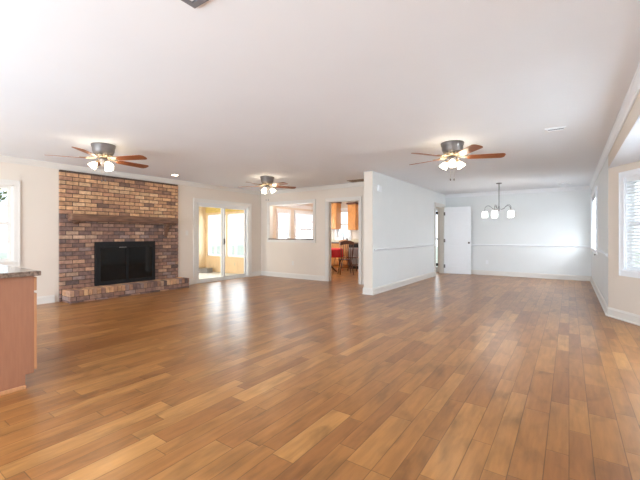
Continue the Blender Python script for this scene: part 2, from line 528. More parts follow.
baseb('partition', [(-4.05, YP), (PX0, YP), (PX0, PY), (PX1, PY), (PX1, D0 - 0.08)])
baseb('back', [(PX1, D1 + 0.09), (PX1, YB), (XR, YB), (XR, BAY0), BB, BC, BD, (XR, YS)])
baseb('kitchen', [(-7.44, 7.72), (-7.92, 8.72), (-7.92, 10.75)])
baseb('front', [(XR, YS), (XL, YS)])

def casing(g, x0, x1, z0, z1, wd=0.075, th=0.02, sill=False, y=0.0, door=False):
    """frame boards around an opening, standing out from the wall face (toward -Y)"""
    g.box(x0 - wd, x0, y - th, y, 0 if door else z0 - wd, z1 + wd)
    g.box(x1, x1 + wd, y - th, y, 0 if door else z0 - wd, z1 + wd)
    g.box(x0, x1, y - th, y, z1, z1 + wd)
    if not door: g.box(x0, x1, y - th, y, z0 - wd, z0)
    # raised back band
    b = 0.014
    g.box(x0 - wd - 0.004, x0 - wd + b, y - th - 0.008, y, 0 if door else z0 - wd, z1 + wd + 0.004)
    g.box(x1 + wd - b, x1 + wd + 0.004, y - th - 0.008, y, 0 if door else z0 - wd, z1 + wd + 0.004)
    g.box(x0 - wd, x1 + wd, y - th - 0.008, y, z1 + wd - b, z1 + wd + 0.004)

def jamb(g, x0, x1, z0, z1, T=0.12, t=0.015, door=False):
    g.box(x0, x0 + t, 0, T, z0, z1); g.box(x1 - t, x1, 0, T, z0, z1); g.box(x0, x1, 0, T, z1 - t, z1)
    if not door: g.box(x0, x1, 0, T, z0, z0 + t)

def window(n, p0, p1, hole, label, cols=2, rows=2, T=0.12, muntin=True, m=TRIM, apron=True):
    Ln, a = frame_of(p0, p1)
    e = empty('window_%d' % n, (p0[0], p0[1], 0), a)
    struct(e, label)
    x0, x1, z0, z1 = hole
    g = MB(); casing(g, x0, x1, z0, z1); jamb(g, x0, x1, z0, z1, T)
    g.build('window_frame', m, e)
    g = MB(); g.box(x0 - 0.05, x1 + 0.05, -0.034, 0.05, z0 - 0.012, z0 + 0.016, bev=0.004)
    g.build('window_sill', m, e)
    zm = (z0 + z1) / 2
    for k, (a0, a1, yy) in enumerate(((z0 + 0.015, zm + 0.02, 0.05), (zm - 0.02, z1 - 0.015, 0.075))):
        X0, X1 = x0 + 0.015, x1 - 0.015
        s = 0.046
        g = MB()
        g.box(X0, X0 + s, yy, yy + 0.025, a0, a1); g.box(X1 - s, X1, yy, yy + 0.025, a0, a1)
        g.box(X0 + s, X1 - s, yy, yy + 0.025, a0, a0 + s); g.box(X0 + s, X1 - s, yy, yy + 0.025, a1 - s, a1)
        if muntin:
            for c in range(1, cols):
                xx = X0 + s + (X1 - X0 - 2 * s) * c / cols
                g.box(xx - 0.013, xx + 0.013, yy + 0.004, yy + 0.021, a0 + s, a1 - s)
            for c in range(1, rows):
                zz = a0 + s + (a1 - a0 - 2 * s) * c / rows
                g.box(X0 + s, X1 - s, yy + 0.005, yy + 0.020, zz - 0.013, zz + 0.013)
        sh = g.build('sash', m, e)
        g = MB(); g.box(X0 + s - 0.005, X1 - s + 0.005, yy + 0.010, yy + 0.014, a0 + s - 0.005, a1 - s + 0.005)
        g.build('pane', GLASS, sh)
    return e

window(1, (XL, YS), (XL, YP + 0.12), WIN, 'white double hung window beside the fireplace', cols=1, rows=2)
window(2, (XR, YB), (XR, YS), RW, 'white dining room window on the right wall', cols=1, rows=1, m=WHITE)
window(3, BA, BB, (0.31, 1.06, 0.69, 1.97), 'white bay window on the angled wall', cols=1, rows=1, m=WHITE)
window(4, BB, BC, (0.22, (BB - BC).length - 0.22, 0.69, 1.97), 'wide centre window of the bay', cols=2, rows=1, m=WHITE)
window(5, BC, BD, (0.24, 0.99, 0.69, 1.97), 'near angled window of the bay', cols=1, rows=1, m=WHITE)
window(6, FB, FC, (8.88 - 8.72, 9.44 - 8.72, 0.8, 1.98), 'narrow breakfast room window seen through the pass-through', cols=2, rows=3, m=WHITE)
window(7, FB, FC, (9.80 - 8.72, 10.92 - 8.72, 0.8, 1.98), 'wider gridded breakfast room window seen through the pass-through', cols=3, rows=2, m=WHITE)
window(8, (-8.1, YB), (XR + 0.12, YB), (-7.22 + 8.1, -6.66 + 8.1, 1.06, 2.1), 'small kitchen window above the sink', cols=1, rows=1, m=WHITE)
for k, h in enumerate(SW):
    window(9 + k, (XR, YS), (XL, YS), h, 'unseen window added behind the viewer to let light in', cols=2, rows=1, m=WHITE)

# pass-through: casing and shelf
e = struct(empty('trim_5', (XL, YP, 0)), 'white frame of the pass-through opening')
g = MB(); casing(g, *PT); jamb(g, *PT)
g.build('window_frame', TRIM, e)
g = MB(); g.box(PT[0] - 0.02, PT[1] + 0.02, -0.035, 0.15, PT[2] + 0.001, PT[2] + 0.03, bev=0.004)
tag(g.build('sill_shelf', GRANITE, e), 'dark stone sill')
# kitchen doorway casing
e = struct(empty('trim_6', (XL, YP, 0)), 'white casing of the kitchen doorway')
g = MB(); casing(g, *DW, door=True); jamb(g, *DW, door=True)
g.build('door_frame', TRIM, e)
# dining doorway casing
e = struct(empty('trim_7', (PX1, D0 - 0.3, 0), PI / 2), 'white casing of the dining room doorway')
e.rotation_euler = (0, 0, PI / 2)
g = MB(); casing(g, 0.3, 0.3 + D1 - D0, 0, DZ, wd=0.075, door=True); jamb(g, 0.3, 0.3 + D1 - D0, 0, DZ, T=0.12, door=True)
g.build('door_frame', TRIM, e)

# ---------------- dining room door, swung open against the back wall
def panel_door(n, w_, h_, loc, rz, label):
    e = struct(empty('door_%d' % n, loc, rz), label)
    g = MB()
    st = 0.11
    T = 0.035
    g.box(0, st, 0, T, 0, h_); g.box(w_ - st, w_, 0, T, 0, h_)
    z_ = [(0, 0.22), (0.90, 1.06), (h_ - 0.12, h_)]
    for a0, a1 in z_: g.box(st, w_ - st, 0, T, a0, a1)
    for a0, a1 in ((0.22, 0.90), (1.06, h_ - 0.12)):
        g.box(st, w_ - st, 0.010, T - 0.010, a0, a1)
        g.box(st + 0.05, w_ - st - 0.05, 0.003, T - 0.003, a0 + 0.05, a1 - 0.05, bev=0.006)
    g.build('door_panel', WHITE, e)
    for s in (-1, 1):
        g = MB()
        M_ = Matrix.Translation((w_ - 0.06, T / 2, 0.94)) @ Matrix.Rotation(-s * PI / 2, 4, 'X')
        g.lathe([(0.0, T / 2), (0.030, T / 2), (0.030, T / 2 + 0.006), (0.011, T / 2 + 0.012), (0.010, T / 2 + 0.03), (0.024, T / 2 + 0.038), (0.028, T / 2 + 0.050), (0.022, T / 2 + 0.062), (0, T / 2 + 0.066)], 18, M_)
        g.build('door_handle', PEWTER, e)
    for zz in (0.22, 1.0, h_ - 0.2):
        g = MB(); g.tube([(-0.006, -0.006, zz - 0.05), (-0.006, -0.006, zz + 0.05)], 0.009, 10)
        g.box(-0.004, 0.03, -0.003, 0.0, zz - 0.05, zz + 0.05)
        g.build('hinge', PEWTER, e)
    return e
panel_door(1, 0.76, 2.02, (PX1 + 0.035, D1 - 0.01, 0.008), R(9), 'white two-panel door swung open beside the dining room doorway')

# ---------------- foyer behind the dining doorway: glazed storm door
e = struct(empty('door_2', (-4.45, YB, 0), 0), 'bright glazed outer door seen through the dining room doorway')
wdt = PX0 - 0.04 + 4.45
g = MB()
g.box(0, 0.06, 0.02, 0.07, 0, 2.03); g.box(wdt - 0.03, wdt, 0.02, 0.07, 0, 2.03)
g.box(0.06, wdt - 0.03, 0.02, 0.07, 0, 0.16); g.box(0.06, wdt - 0.03, 0.02, 0.07, 1.95, 2.03)
g.box(0.06, wdt - 0.03, 0.03, 0.06, 1.03, 1.08)
g.build('door_frame', WHITE, e)
g = MB(); g.box(0.05, wdt - 0.02, 0.042, 0.048, 0.15, 1.96); g.build('pane', GLASS, e)
for zz in (0.24, 1.88):
    g = MB(); g.box(wdt - 0.16, wdt - 0.02, 0.0, 0.028, zz - 0.045, zz + 0.045, bev=0.004); g.build('bracket', BLACK, e)
wall('wall_foyer', (-4.6, YB), (-4.6, 9.3), [], T=0.1, m=CREAM)   # room to the west of the kitchen cabinets
wall('wall_foyer_side', (-4.6, 9.3), (PX0, 9.3), [], T=0.1, m=CREAM)

# ---------------- sliding glass door
e = struct(empty('door_3', (XL, YS, 0), PI / 2), 'white sliding glass door to the sunroom')
x0, x1, z0, z1 = DOORS
g = MB(); casing(g, x0, x1, z0, z1, wd=0.085, door=True)
g.build('door_frame', TRIM, e)
g = MB()
g.box(x0, x0 + 0.035, 0, 0.12, 0, z1); g.box(x1 - 0.035, x1, 0, 0.12, 0, z1)
g.box(x0, x1, 0, 0.12, z1 - 0.05, z1); g.box(x0, x1, -0.01, 0.12, 0, 0.045)
g.build('track_frame', VINYL, e)
xm = (x0 + x1) / 2
for (a0, a1, yy) in ((x0 + 0.035, xm + 0.04, 0.025), (xm - 0.04, x1 - 0.035, 0.068)):
    s = 0.05
    g = MB()
    g.box(a0, a0 + s, yy, yy + 0.038, 0.045, z1 - 0.05); g.box(a1 - s, a1, yy, yy + 0.038, 0.045, z1 - 0.05)
    g.box(a0 + s, a1 - s, yy, yy + 0.038, 0.045, 0.045 + s); g.box(a0 + s, a1 - s, yy, yy + 0.038, z1 - 0.05 - s, z1 - 0.05)
    ps = g.build('sliding_panel', VINYL, e)
    g = MB(); g.box(a0 + s - 0.005, a1 - s + 0.005, yy + 0.016, yy + 0.022, 0.045 + s - 0.005, z1 - 0.05 - s + 0.005)
    g.build('pane', GLASS, ps)
g = MB()
xh = xm + 0.04 - 0.04
g.box(xh - 0.012, xh + 0.012, 0.012, 0.025, 0.93, 1.09, bev=0.003)
g.tube([(xh, 0.014, 0.95), (xh, -0.02, 0.965), (xh, -0.02, 1.055), (xh, 0.014, 1.07)], 0.007, 8)
g.build('door_handle', BLACK, e)

# ------------------------------------------------------------------ sunroom
SX, SY = -9.78, 7.42
g = MB(); g.box(SX - 0.1, XL - 0.12, 3.4, 7.55, -0.06, -0.01)
struct(g.build('floor_sunroom', TILE), 'pale sunroom floor')
wall('wall_sunroom_back', (SX, SY), (XL - 0.12, SY), [(0.10, 1.0, 0.50, 1.84), (1.06, 1.95, 0.50, 1.84)], T=0.12, H=2.3, m=PANEL, label='honey wood panelled sunroom wall')
wall('wall_sunroom_side', (SX, 3.4), (SX, SY), [], T=0.1, H=2.3, m=PANEL, label='honey wood panelled side wall of the sunroom')
wall('wall_sunroom_front', (XL - 0.12, 3.4), (SX, 3.4), [(0.2, 2.0, 0.5, 2.0)], T=0.1, H=2.3, m=PANEL)  # unseen opening, added to make the sunroom brighter
g = MB(); g.box(SX - 0.1, XL - 0.12, 3.3, 7.54, 2.3, 2.35)
struct(g.build('ceiling_sunroom', PANELY), 'yellow boarded sunroom ceiling')
g = MB(); g.box(SX + 0.02, XL - 0.14, SY - 0.02, SY, 1.90, 2.29)
struct(g.build('trim_8', PANELY), 'yellow wood board above the sunroom windows')
for k, (a0, a1) in enumerate(((0.10, 1.0), (1.06, 1.95))):
    e = struct(empty('window_%d' % (12 + k), (SX, SY, 0)), ('left' if k == 0 else 'right') + ' sunroom window seen through the sliding door')
    g = MB()
    f_ = 0.04
    g.box(a0, a0 + f_, 0, 0.12, 0.5, 1.84); g.box(a1 - f_, a1, 0, 0.12, 0.5, 1.84)
    g.box(a0, a1, 0, 0.12, 0.5, 0.5 + f_); g.box(a0, a1, 0, 0.12, 1.84 - f_, 1.84)
    g.box(a0 + 0.30, a0 + 0.34, 0.03, 0.08, 0.54, 1.80)
    g.build('window_frame', WHITE, e)
    g = MB(); g.box(a0 + f_ - 0.005, a1 - f_ + 0.005, 0.05, 0.056, 0.5 + f_ - 0.005, 1.84 - f_ + 0.005); g.build('pane', GLASS, e)
# wood edging post on the right of the sunroom wall
g = MB(); g.box(-7.78, -7.70, SY - 0.03, SY, 0.0, 1.9)
struct(g.build('trim_10', OAK), 'wood post at the right of the sunroom windows')

# ------------------------------------------------------------------ fireplace
BRX = 0.055     # how far the brick face stands out from the wall
bx1 = XL + BRX
FY0, FY1 = 2.50, 4.82
HY0, HY1 = 2.535, 4.87
FBY0, FBY1, FBZ0, FBZ1 = 3.06, 4.24, 0.215, 1.05
fp = thing('fireplace', 'tan and brown brick fireplace with raised hearth on the left wall', 'fireplace', (XL, (FY0 + FY1) / 2, 0))
g = MB()
oy = (FY0 + FY1) / 2
g.box(0.002, BRX - 0.012, FY0 + 0.004 - oy, FY1 - 0.004 - oy, 0.0, 2.334)
g.build('mortar_backing', MORTAR, fp)

def brick_obj(name, bricks, parent):
    """bricks: (x0,x1,y0,y1,z0,z1,tone)"""
    bm = bmesh.new()
    lay = bm.loops.layers.float_color.new('tone')
    for (a, b, c, d, e0, e1, t) in bricks:
        r = bmesh.ops.create_cube(bm, size=1)
        jx = random.uniform(-0.003, 0.002)
        for q in r['verts']:
            q.co = Vector(((a + b) / 2 + q.co.x * (b - a) + (jx if q.co.x > 0 else 0) + random.uniform(-.001, .001), (c + d) / 2 + q.co.y * (d - c) + random.uniform(-.002, .002), (e0 + e1) / 2 + q.co.z * (e1 - e0) + random.uniform(-.0015, .0015)))
        for f in {f for q in r['verts'] for f in q.link_faces}:
            for l in f.loops: l[lay] = (*t, 1)
    me = bpy.data.meshes.new(name); bm.to_mesh(me); bm.free()
    me.materials.append(BRICK)
    o = bpy.data.objects.new(name, me); C.objects.link(o); o.parent = parent
    o.modifiers.new('bevel', 'BEVEL').width = 0.003
    return o
TAN = [(0.50, 0.29, 0.155), (0.44, 0.24, 0.13), (0.38, 0.20, 0.115), (0.52, 0.33, 0.19), (0.30, 0.16, 0.10), (0.20, 0.115, 0.08)]
SOOT = [(0.25, 0.135, 0.095), (0.20, 0.115, 0.09), (0.155, 0.095, 0.08), (0.28, 0.165, 0.12), (0.24, 0.165, 0.145), (0.36, 0.21, 0.135), (0.12, 0.08, 0.07), (0.40, 0.26, 0.18)]
def tone(z=1.0):
    # smoke-stained bricks around the firebox, paler ones above the mantel
    t = random.choices(TAN, [5, 5, 4, 3, 3, 2])[0] if z > 1.5 else random.choices(SOOT, [4, 4, 3, 3, 3, 3, 2, 1.5])[0]
    k = random.uniform(1.0, 1.36)
    return tuple(c * k for c in t)
bl = []
CH = 0.0748; BL = 0.205; MJ = 0.014
nrow = 28
for k in range(-3, nrow):
    z0 = max(0.215 + k * CH, 0.001)
    z1 = 0.215 + (k + 1) * CH - MJ
    if z1 > 2.334: z1 = 2.334
    if z0 > 2.32: break
    y = FY0 - (BL / 2 if k % 2 else 0)
    while y < FY1:
        a, b = max(y, FY0), min(y + BL - MJ, FY1)
        if b - a > 0.02:
            segs = [(a, b)] if k >= 0 else ([(a, min(b, HY0 - 0.005))] if a < HY0 - 0.03 else [])
            if 0 <= k and z0 < FBZ1 - 0.02:
                segs = []
                if a < FBY0: segs.append((a, min(b, FBY0)))
                if b > FBY1: segs.append((max(a, FBY1), b))
            for (s0, s1) in segs:
                if s1 - s0 > 0.015: bl.append((0.01, BRX, s0 - oy, s1 - oy, z0, z1, tone(z0)))
        y += BL
brick_obj('brick_face', bl, fp)
# hearth
HX = 0.40; HY0, HY1 = 2.535, 4.87
g = MB(); g.box(BRX, HX - 0.012, HY0 + 0.01 - oy, HY1 - 0.01 - oy, 0, 0.205)
hb = g.build('hearth', MORTAR, fp)
bl = []
# rowlock course on top: bricks on edge running front to back, two deep
y = HY0
while y < HY1 - 0.02:
    b = min(y + 0.072 - 0.009, HY1)
    bl.append((HX - 0.195, HX, y - oy, b - oy, 0.112, 0.213, tone(random.choice((0, 0, 1.6)))))
    bl.append((BRX, HX - 0.205, y - oy, b - oy, 0.112, 0.213, tone(1.6)))
    y += 0.072
# stretcher course below, front and ends
y = HY0 - 0.1
while y < HY1:
    a, b = max(y, HY0), min(y + BL - MJ, HY1)
    if b - a > 0.02:
        bl.append((HX - 0.09, HX, a - oy, b - oy, 0.036, 0.102, tone(0)))
    y += BL
    a, b = max(y - 0.1, HY0), min(y - 0.1 + BL - MJ, HY1)
    if b - a > 0.02:
        bl.append((HX - 0.09, HX, a - oy, b - oy, 0.0, 0.027, tone(0)))
for ya in (HY0, HY1 - 0.09):
    bl.append((BRX, HX - 0.1, ya - oy, ya + 0.09 - oy, 0.036, 0.102, tone(0)))
    bl.append((BRX, HX - 0.1, ya - oy, ya + 0.09 - oy, 0.0, 0.027, tone(0)))
brick_obj('hearth_bricks', bl, hb)
# mantel beam and corbels
g = MB()
g.box(BRX, 0.255, 2.61 - oy, 4.70 - oy, 1.43, 1.56, bev=0.03)
mt = g.build('mantel', MANTEL, fp)
for yy, zl in ((2.74, 0.20), (4.50, 1.0)):
    g = MB()
    pr = [(0.19, 0), (0.185, 0.05), (0.15, 0.08), (0.125, 0.13), (0.10, 0.18), (0.085, 0.26), (BRX, 0.29)]
    g.prism([(BRX, 1.43)] + [(x, 1.43 - d * zl) for x, d in pr], yy - 0.035 - oy, yy + 0.035 - oy, Matrix(((1, 0, 0, 0), (0, 0, 1, 0), (0, 1, 0, 0), (0, 0, 0, 1))))
    g.build('corbel', MANTEL, fp)
# firebox insert
g = MB()
fx0, fx1 = FBY0 - oy, FBY1 - oy
xf = BRX + 0.045
fw = 0.075
g.box(0.04, xf, fx0, fx0 + fw, FBZ0, FBZ1, bev=0.004); g.box(0.04, xf, fx1 - fw * 0.6, fx1, FBZ0, FBZ1, bev=0.004)
g.box(0.04, xf, fx0 + fw, fx1 - fw * 0.6, FBZ1 - 0.10, FBZ1, bev=0.004); g.box(0.04, xf, fx0 + fw, fx1 - fw * 0.6, FBZ0, FBZ0 + 0.05, bev=0.004)
fi = g.build('firebox_surround', BLACK, fp)
g = MB(); g.box(0.04, xf - 0.012, fx0 + fw, fx1 - fw * 0.6, FBZ0 + 0.05, FBZ1 - 0.10)
g.build('glass_door', DARKGLASS, fi)
g = MB()
ym = (fx0 + fx1) / 2
for a0, a1 in ((fx0 + fw, ym - 0.004), (ym + 0.004, fx1 - fw * 0.6)):
    g.box(xf - 0.014, xf - 0.002, a0, a0 + 0.018, FBZ0 + 0.05, FBZ1 - 0.10); g.box(xf - 0.014, xf - 0.002, a1 - 0.018, a1, FBZ0 + 0.05, FBZ1 - 0.10)
    g.box(xf - 0.014, xf - 0.002, a0, a1, FBZ1 - 0.125, FBZ1 - 0.10); g.box(xf - 0.014, xf - 0.002, a0, a1, FBZ0 + 0.05, FBZ0 + 0.075)
g.build('door_frame', BLACK, fi)
g = MB(); g.box(xf - 0.002, xf + 0.006, ym - 0.16, ym - 0.02, FBZ1 - 0.118, FBZ1 - 0.108); g.build('vent_lever', STEEL, fi)

# ------------------------------------------------------------------ kitchen island (near left)
IX, IY = -3.415, 1.03      # counter corner
t = thing('island_cabinet', 'reddish laminate kitchen island cabinet at the near left', 'cabinet', (IX, IY, 0))
cx0, cx1 = -1.30, -0.012        # local extents of the carcass
cy0, cy1 = -1.90, -0.035
g = MB()
g.box(cx0, cx1 - 0.012, cy0, cy1, 0.105, 0.862); g.box(cx0, cx1 - 0.012, cy0, cy1 - 0.055, 0.0, 0.105)
g.build('body', OAK, t)
g = MB()
ol = [(cy0, 0), (cy1 - 0.055, 0), (cy1 - 0.055, 0.105), (cy1, 0.105), (cy1, 0.862), (cy0, 0.862)]
g.prism(ol, cx1 - 0.012, cx1, Matrix(((0, 0, 1, 0), (1, 0, 0, 0), (0, 1, 0, 0), (0, 0, 0, 1))))
g.build('end_panel', ISLAND, t)
g = MB(); g.box(cx1, cx1 + 0.012, cy0, cy1 - 0.05, 0, 0.028, bev=0.004); g.build('shoe_moulding', ISLEDGE, t)
for k in range(3):
    a1 = cx1 - 0.004 - k * 0.42; a0 = a1 - 0.40
    g = MB(); g.box(a0, a1, cy1, cy1 + 0.02, 0.745, 0.85, bev=0.003); dr = g.build('drawer', ISLEDGE, t)
    g = MB(); g.tube([((a0 + a1) / 2 - 0.04, cy1 + 0.02, 0.80), ((a0 + a1) / 2 - 0.04, cy1 + 0.04, 0.80), ((a0 + a1) / 2 + 0.04, cy1 + 0.04, 0.80), ((a0 + a1) / 2 + 0.04, cy1 + 0.02, 0.80)], 0.005, 8); g.build('handle', BRASS, dr)
    g = MB(); g.box(a0, a1, cy1, cy1 + 0.02, 0.13, 0.725, bev=0.003); g.box(a0 + 0.06, a1 - 0.06, cy1 + 0.015, cy1 + 0.024, 0.20, 0.655, bev=0.003)
    dr = g.build('door', ISLEDGE, t)
    g = MB(); g.tube([(a0 + 0.03, cy1 + 0.02, 0.62), (a0 + 0.03, cy1 + 0.042, 0.63), (a0 + 0.03, cy1 + 0.042, 0.69), (a0 + 0.03, cy1 + 0.02, 0.70)], 0.005, 8); g.build('handle', BRASS, dr)
g = MB(); g.box(IX - 1.36, IX + 0.03, IY - 1.95, IY, 0.8625, 0.9, bev=0.006)
tag(g.build('countertop', GRANITE), 'dark speckled brown countertop on the kitchen island', 'countertop')

# ------------------------------------------------------------------ ceiling fans
def shade_profile(s=1.0, n=8):
    out = []
    for k in range(n + 1):
        u = k / n
        out.append(((0.020 + 0.032 * math.sin(u * PI * 0.5) + 0.012 * u * u) * s, -0.105 * u * s))
    inn = [(r - 0.003, z) for r, z in out[::-1]]
    return out + inn

def make_fan():
    e = empty('ceiling_fan')
    g = MB()
    g.lathe([(0, 0), (0.150, 0), (0.152, -0.012), (0.146, -0.03), (0.148, -0.036), (0.140, -0.045), (0.136, -0.09), (0.128, -0.115), (0.118, -0.13), (0.100, -0.142), (0, -0.142)], 36)
    g.build('motor_housing', PEWTER, e)
    g = MB()
    g.lathe([(0, -0.142), (0.088, -0.142), (0.098, -0.150), (0.098, -0.164), (0.085, -0.176), (0.05, -0.185), (0, -0.185)], 32)
    rg = g.build('rotor_ring', BRASS, e)
    g = MB()
    for k in range(15):
        a = 2 * PI * k / 15
        g.lathe([(0, 0.014), (0.010, 0.008), (0.014, 0), (0.010, -0.008), (0, -0.014)], 8, Matrix.Translation((0.103 * math.cos(a), 0.103 * math.sin(a), -0.150)))
    g.build('rosette_band', BRASS, rg)
    zb = -0.200
    for k in range(5):
        A = Matrix.Rotation(2 * PI * k / 5, 4, 'Z')
        P = Matrix.Rotation(R(-11), 4, 'X')
        # blade iron: two scrolled arms and a plate
        g = MB()
        for s in (-1, 1):
            pts = [(0.075, 0.010 * s, -0.165), (0.10, 0.028 * s, -0.180), (0.135, 0.045 * s, -0.186), (0.17, 0.038 * s, -0.191), (0.20, 0.018 * s, -0.194), (0.23, 0.022 * s, -0.196)]
            g.tube(pts, 0.008, 8)
        g.box(0.19, 0.28, -0.035, 0.035, -0.197, -0.190, bev=0.002)
        for q in g.bm.verts: q.co = A @ q.co
        ir = g.build('blade_iron', BRASS, e)
        # blade
        g = MB()
        poly = [(0.20, -0.050), (0.24, -0.060), (0.625, -0.072), (0.645, -0.064), (0.664, -0.040), (0.666, 0), (0.664, 0.040), (0.645, 0.064), (0.625, 0.072), (0.24, 0.060), (0.20, 0.050)]
        g.prism(poly, -0.0035, 0.0035, A @ Matrix.Translation((0, 0, zb)) @ P)
        g.build('blade', BLADE, e)
    # light kit
    g = MB()
    g.lathe([(0, -0.185), (0.045, -0.185), (0.055, -0.20), (0.058, -0.215), (0.045, -0.235), (0.038, -0.245), (0.042, -0.262), (0.030, -0.280), (0.012, -0.288), (0.010, -0.30), (0, -0.303)], 28)
    g.build('light_fitter', PEWTER, e)
    for k in range(3):
        a = 2 * PI * k / 3
        ca, sa = math.cos(a), math.sin(a)
        g = MB()
        g.tube([(0.035 * ca, 0.035 * sa, -0.240), (0.065 * ca, 0.065 * sa, -0.232), (0.082 * ca, 0.082 * sa, -0.245)], 0.008, 8)
        M_ = Matrix.Translation((0.078 * ca, 0.078 * sa, -0.240)) @ Matrix.Rotation(a, 4, 'Z') @ Matrix.Rotation(R(-38), 4, 'Y')
        g.lathe([(0, 0.004), (0.020, 0.002), (0.022, -0.020), (0.018, -0.030), (0, -0.030)], 16, M_)
        arm = g.build('lamp_arm', BRASS, e)
        g = MB(); g.lathe(shade_profile(0.86), 20, M_ @ Matrix.Translation((0, 0, -0.012)), closed=True)
        sh = g.build('lamp_shade', LAMPW, e)
        g = MB(); g.lathe([(0, -0.03), (0.012, -0.035), (0.02, -0.06), (0.018, -0.078), (0, -0.088)], 14, M_); g.build('bulb', LAMPW, sh)
    for k, (dx, dy, ln) in enumerate(((0.022, 0.012, 0.20), (-0.022, -0.010, 0.20))):
        g = MB()
        g.tube([(dx, dy, -0.285), (dx, dy, -0.285 - ln)], 0.0009, 6)
        ch = g.build('pull_chain', BRASS, e)
        g = MB(); g.lathe([(0, 0.014), (0.007, 0.008), (0.009, -0.004), (0.006, -0.016), (0, -0.018)], 10, Matrix.Translation((dx, dy, -0.285 - ln - 0.012))); g.build('chain_fob', PEWTER, ch)
    return e

def kids(o): return [c for c in bpy.data.objects if c.parent == o]
def copy_tree(o, parent=None):
    c = o.copy(); C.objects.link(c); c.parent = parent
    for ch in kids(o): copy_tree(ch, c)
    return c
fan = make_fan()
FANS = [((-5.34, 2.34), -12, 'flush mount ceiling fan with red-brown blades before the brick fireplace', (-149, -29, 91)),
        ((-5.37, 5.67), 26, 'distant ceiling fan between sliding glass door and pass-through', (8.5, 128.5, 248.5)),
        ((-1.31, 5.03), -12, 'ceiling fan hanging right of the partition toward the dining area', (-110, 10, 130))]
for k, ((fx, fy), ang, lab, la) in enumerate(FANS):
    o = fan if k == 0 else copy_tree(fan)
    o.location = (fx, fy, H)
    o.rotation_euler = (0, 0, R(ang + 35))
    tag(o, lab, 'ceiling fan', 'flush mount ceiling fans')
    # each kit is screwed on at its own angle
    rel = R(la[0] - ang)
    for c in kids(o):
        if c.name.startswith(('lamp_arm', 'lamp_shade', 'light_fitter')):
            c.rotation_euler = (0, 0, rel)
        if c.name.startswith('pull_chain'):
            c.rotation_euler = (0, 0, R(-ang - 30))

# ------------------------------------------------------------------ chandelier
t = thing('chandelier', 'brushed nickel chandelier with five white glass shades in the dining area', 'chandelier', (-1.39, 9.55, H), R(35))
g = MB(); g.lathe([(0, 0), (0.065, 0), (0.066, -0.008), (0.055, -0.022), (0.012, -0.028), (0, -0.028)], 24); g.build('canopy', NICKEL, t)
g = MB(); g.tube([(0, 0, -0.02), (0, 0, -0.62)], 0.011, 10); g.build('stem', NICKEL, t)
g = MB(); g.lathe([(0, -0.55), (0.014, -0.56), (0.022, -0.60), (0.024, -0.64), (0.016, -0.67), (0, -0.69)], 16); g.build('hub', NICKEL, t)
for k in range(5):
    a = R(10 + 72 * k)
    ca, sa = math.cos(a), math.sin(a)
    g = MB()
    rr = [(0.015, -0.635), (0.07, -0.640), (0.14, -0.615), (0.18, -0.575), (0.225, -0.545), (0.275, -0.550), (0.305, -0.585), (0.31, -0.64), (0.31, -0.68)]
    g.tube([(r * ca, r * sa, z) for r, z in rr], 0.0075, 8)
    g.lathe([(0, -0.66), (0.022, -0.662), (0.026, -0.69), (0, -0.69)], 14, Matrix.Translation((0.31 * ca, 0.31 * sa, 0)))
    g.build('arm', NICKEL, t)
    g = MB()
    g.lathe([(0.022, -0.688), (0.052, -0.692), (0.060, -0.705), (0.062, -0.83), (0.059, -0.83), (0.057, -0.708), (0.022, -0.694)], 22, Matrix.Translation((0.31 * ca, 0.31 * sa, 0)), closed=True)
    sh = g.build('lamp_shade', LAMPC, t)
    g = MB(); g.lathe([(0, -0.69), (0.014, -0.70), (0.026, -0.75), (0.022, -0.775), (0, -0.79)], 12, Matrix.Translation((0.31 * ca, 0.31 * sa, 0))); g.build('bulb', LAMPC, sh)

# ------------------------------------------------------------------ ceiling fittings
t = thing('recessed_light', 'small lit recessed ceiling light near the fireplace', 'ceiling light', (-6.78, 4.37, H))
g = MB(); g.lathe([(0.062, 0), (0.085, 0), (0.083, -0.006), (0.065, -0.008), (0.062, -0.004)], 28, closed=True); g.build('trim_ring', TRIM, t)
g = MB(); g.lathe([(0, -0.001), (0.062, -0.001), (0.062, -0.0045), (0, -0.0045)], 28); g.build('lens', CAN, t)

def grille(name, label, x, y, wx, wy, mf, ms, slats=8, along='x', cat='vent', border=0.025, fill=0.30):
    t = thing(name, label, cat, (x, y, H))
    g = MB()
    hx, hy = wx / 2, wy / 2; b = border
    g.box(-hx, hx, -hy, -hy + b, -0.012, 0); g.box(-hx, hx, hy - b, hy, -0.012, 0)
    g.box(-hx, -hx + b, -hy + b, hy - b, -0.012, 0); g.box(hx - b, hx, -hy + b, hy - b, -0.012, 0)
    g.build('frame', mf, t)
    g = MB(); g.box(-hx + b, hx - b, -hy + b, hy - b, -0.002, 0); g.build('duct', VOID, t)
    g = MB()
    for k in range(slats):
        u = (k + 0.5) / slats
        if along == 'x':
            c = -hy + b + (wy - 2 * b) * u
            g.box(-hx + b, hx - b, c - (wy - 2 * b) / slats * fill, c + (wy - 2 * b) / slats * fill, -0.009, -0.006)
        else:
            c = -hx + b + (wx - 2 * b) * u
            g.box(c - (wx - 2 * b) / slats * fill, c + (wx - 2 * b) / slats * fill, -hy + b, hy - b, -0.009, -0.006)
    g.build('louvres', ms, t)
    return t
grille('return_grille', 'grey framed square return grille on the ceiling at the top edge', -1.69 + 0.30, 1.21 - 0.30, 0.60, 0.60, DARKG, SLAT, 14, 'x', border=0.035)
grille('ceiling_register', 'white ceiling register right of the nearer dining fan', -0.13, 5.06, 0.21, 0.13, WHITE, WHITE, 2, 'x', fill=0.06)
grille('ceiling_register', 'small white ceiling register near the dining room back wall', -0.10, 10.55, 0.28, 0.16, WHITE, WHITE, 2, 'x', fill=0.10)
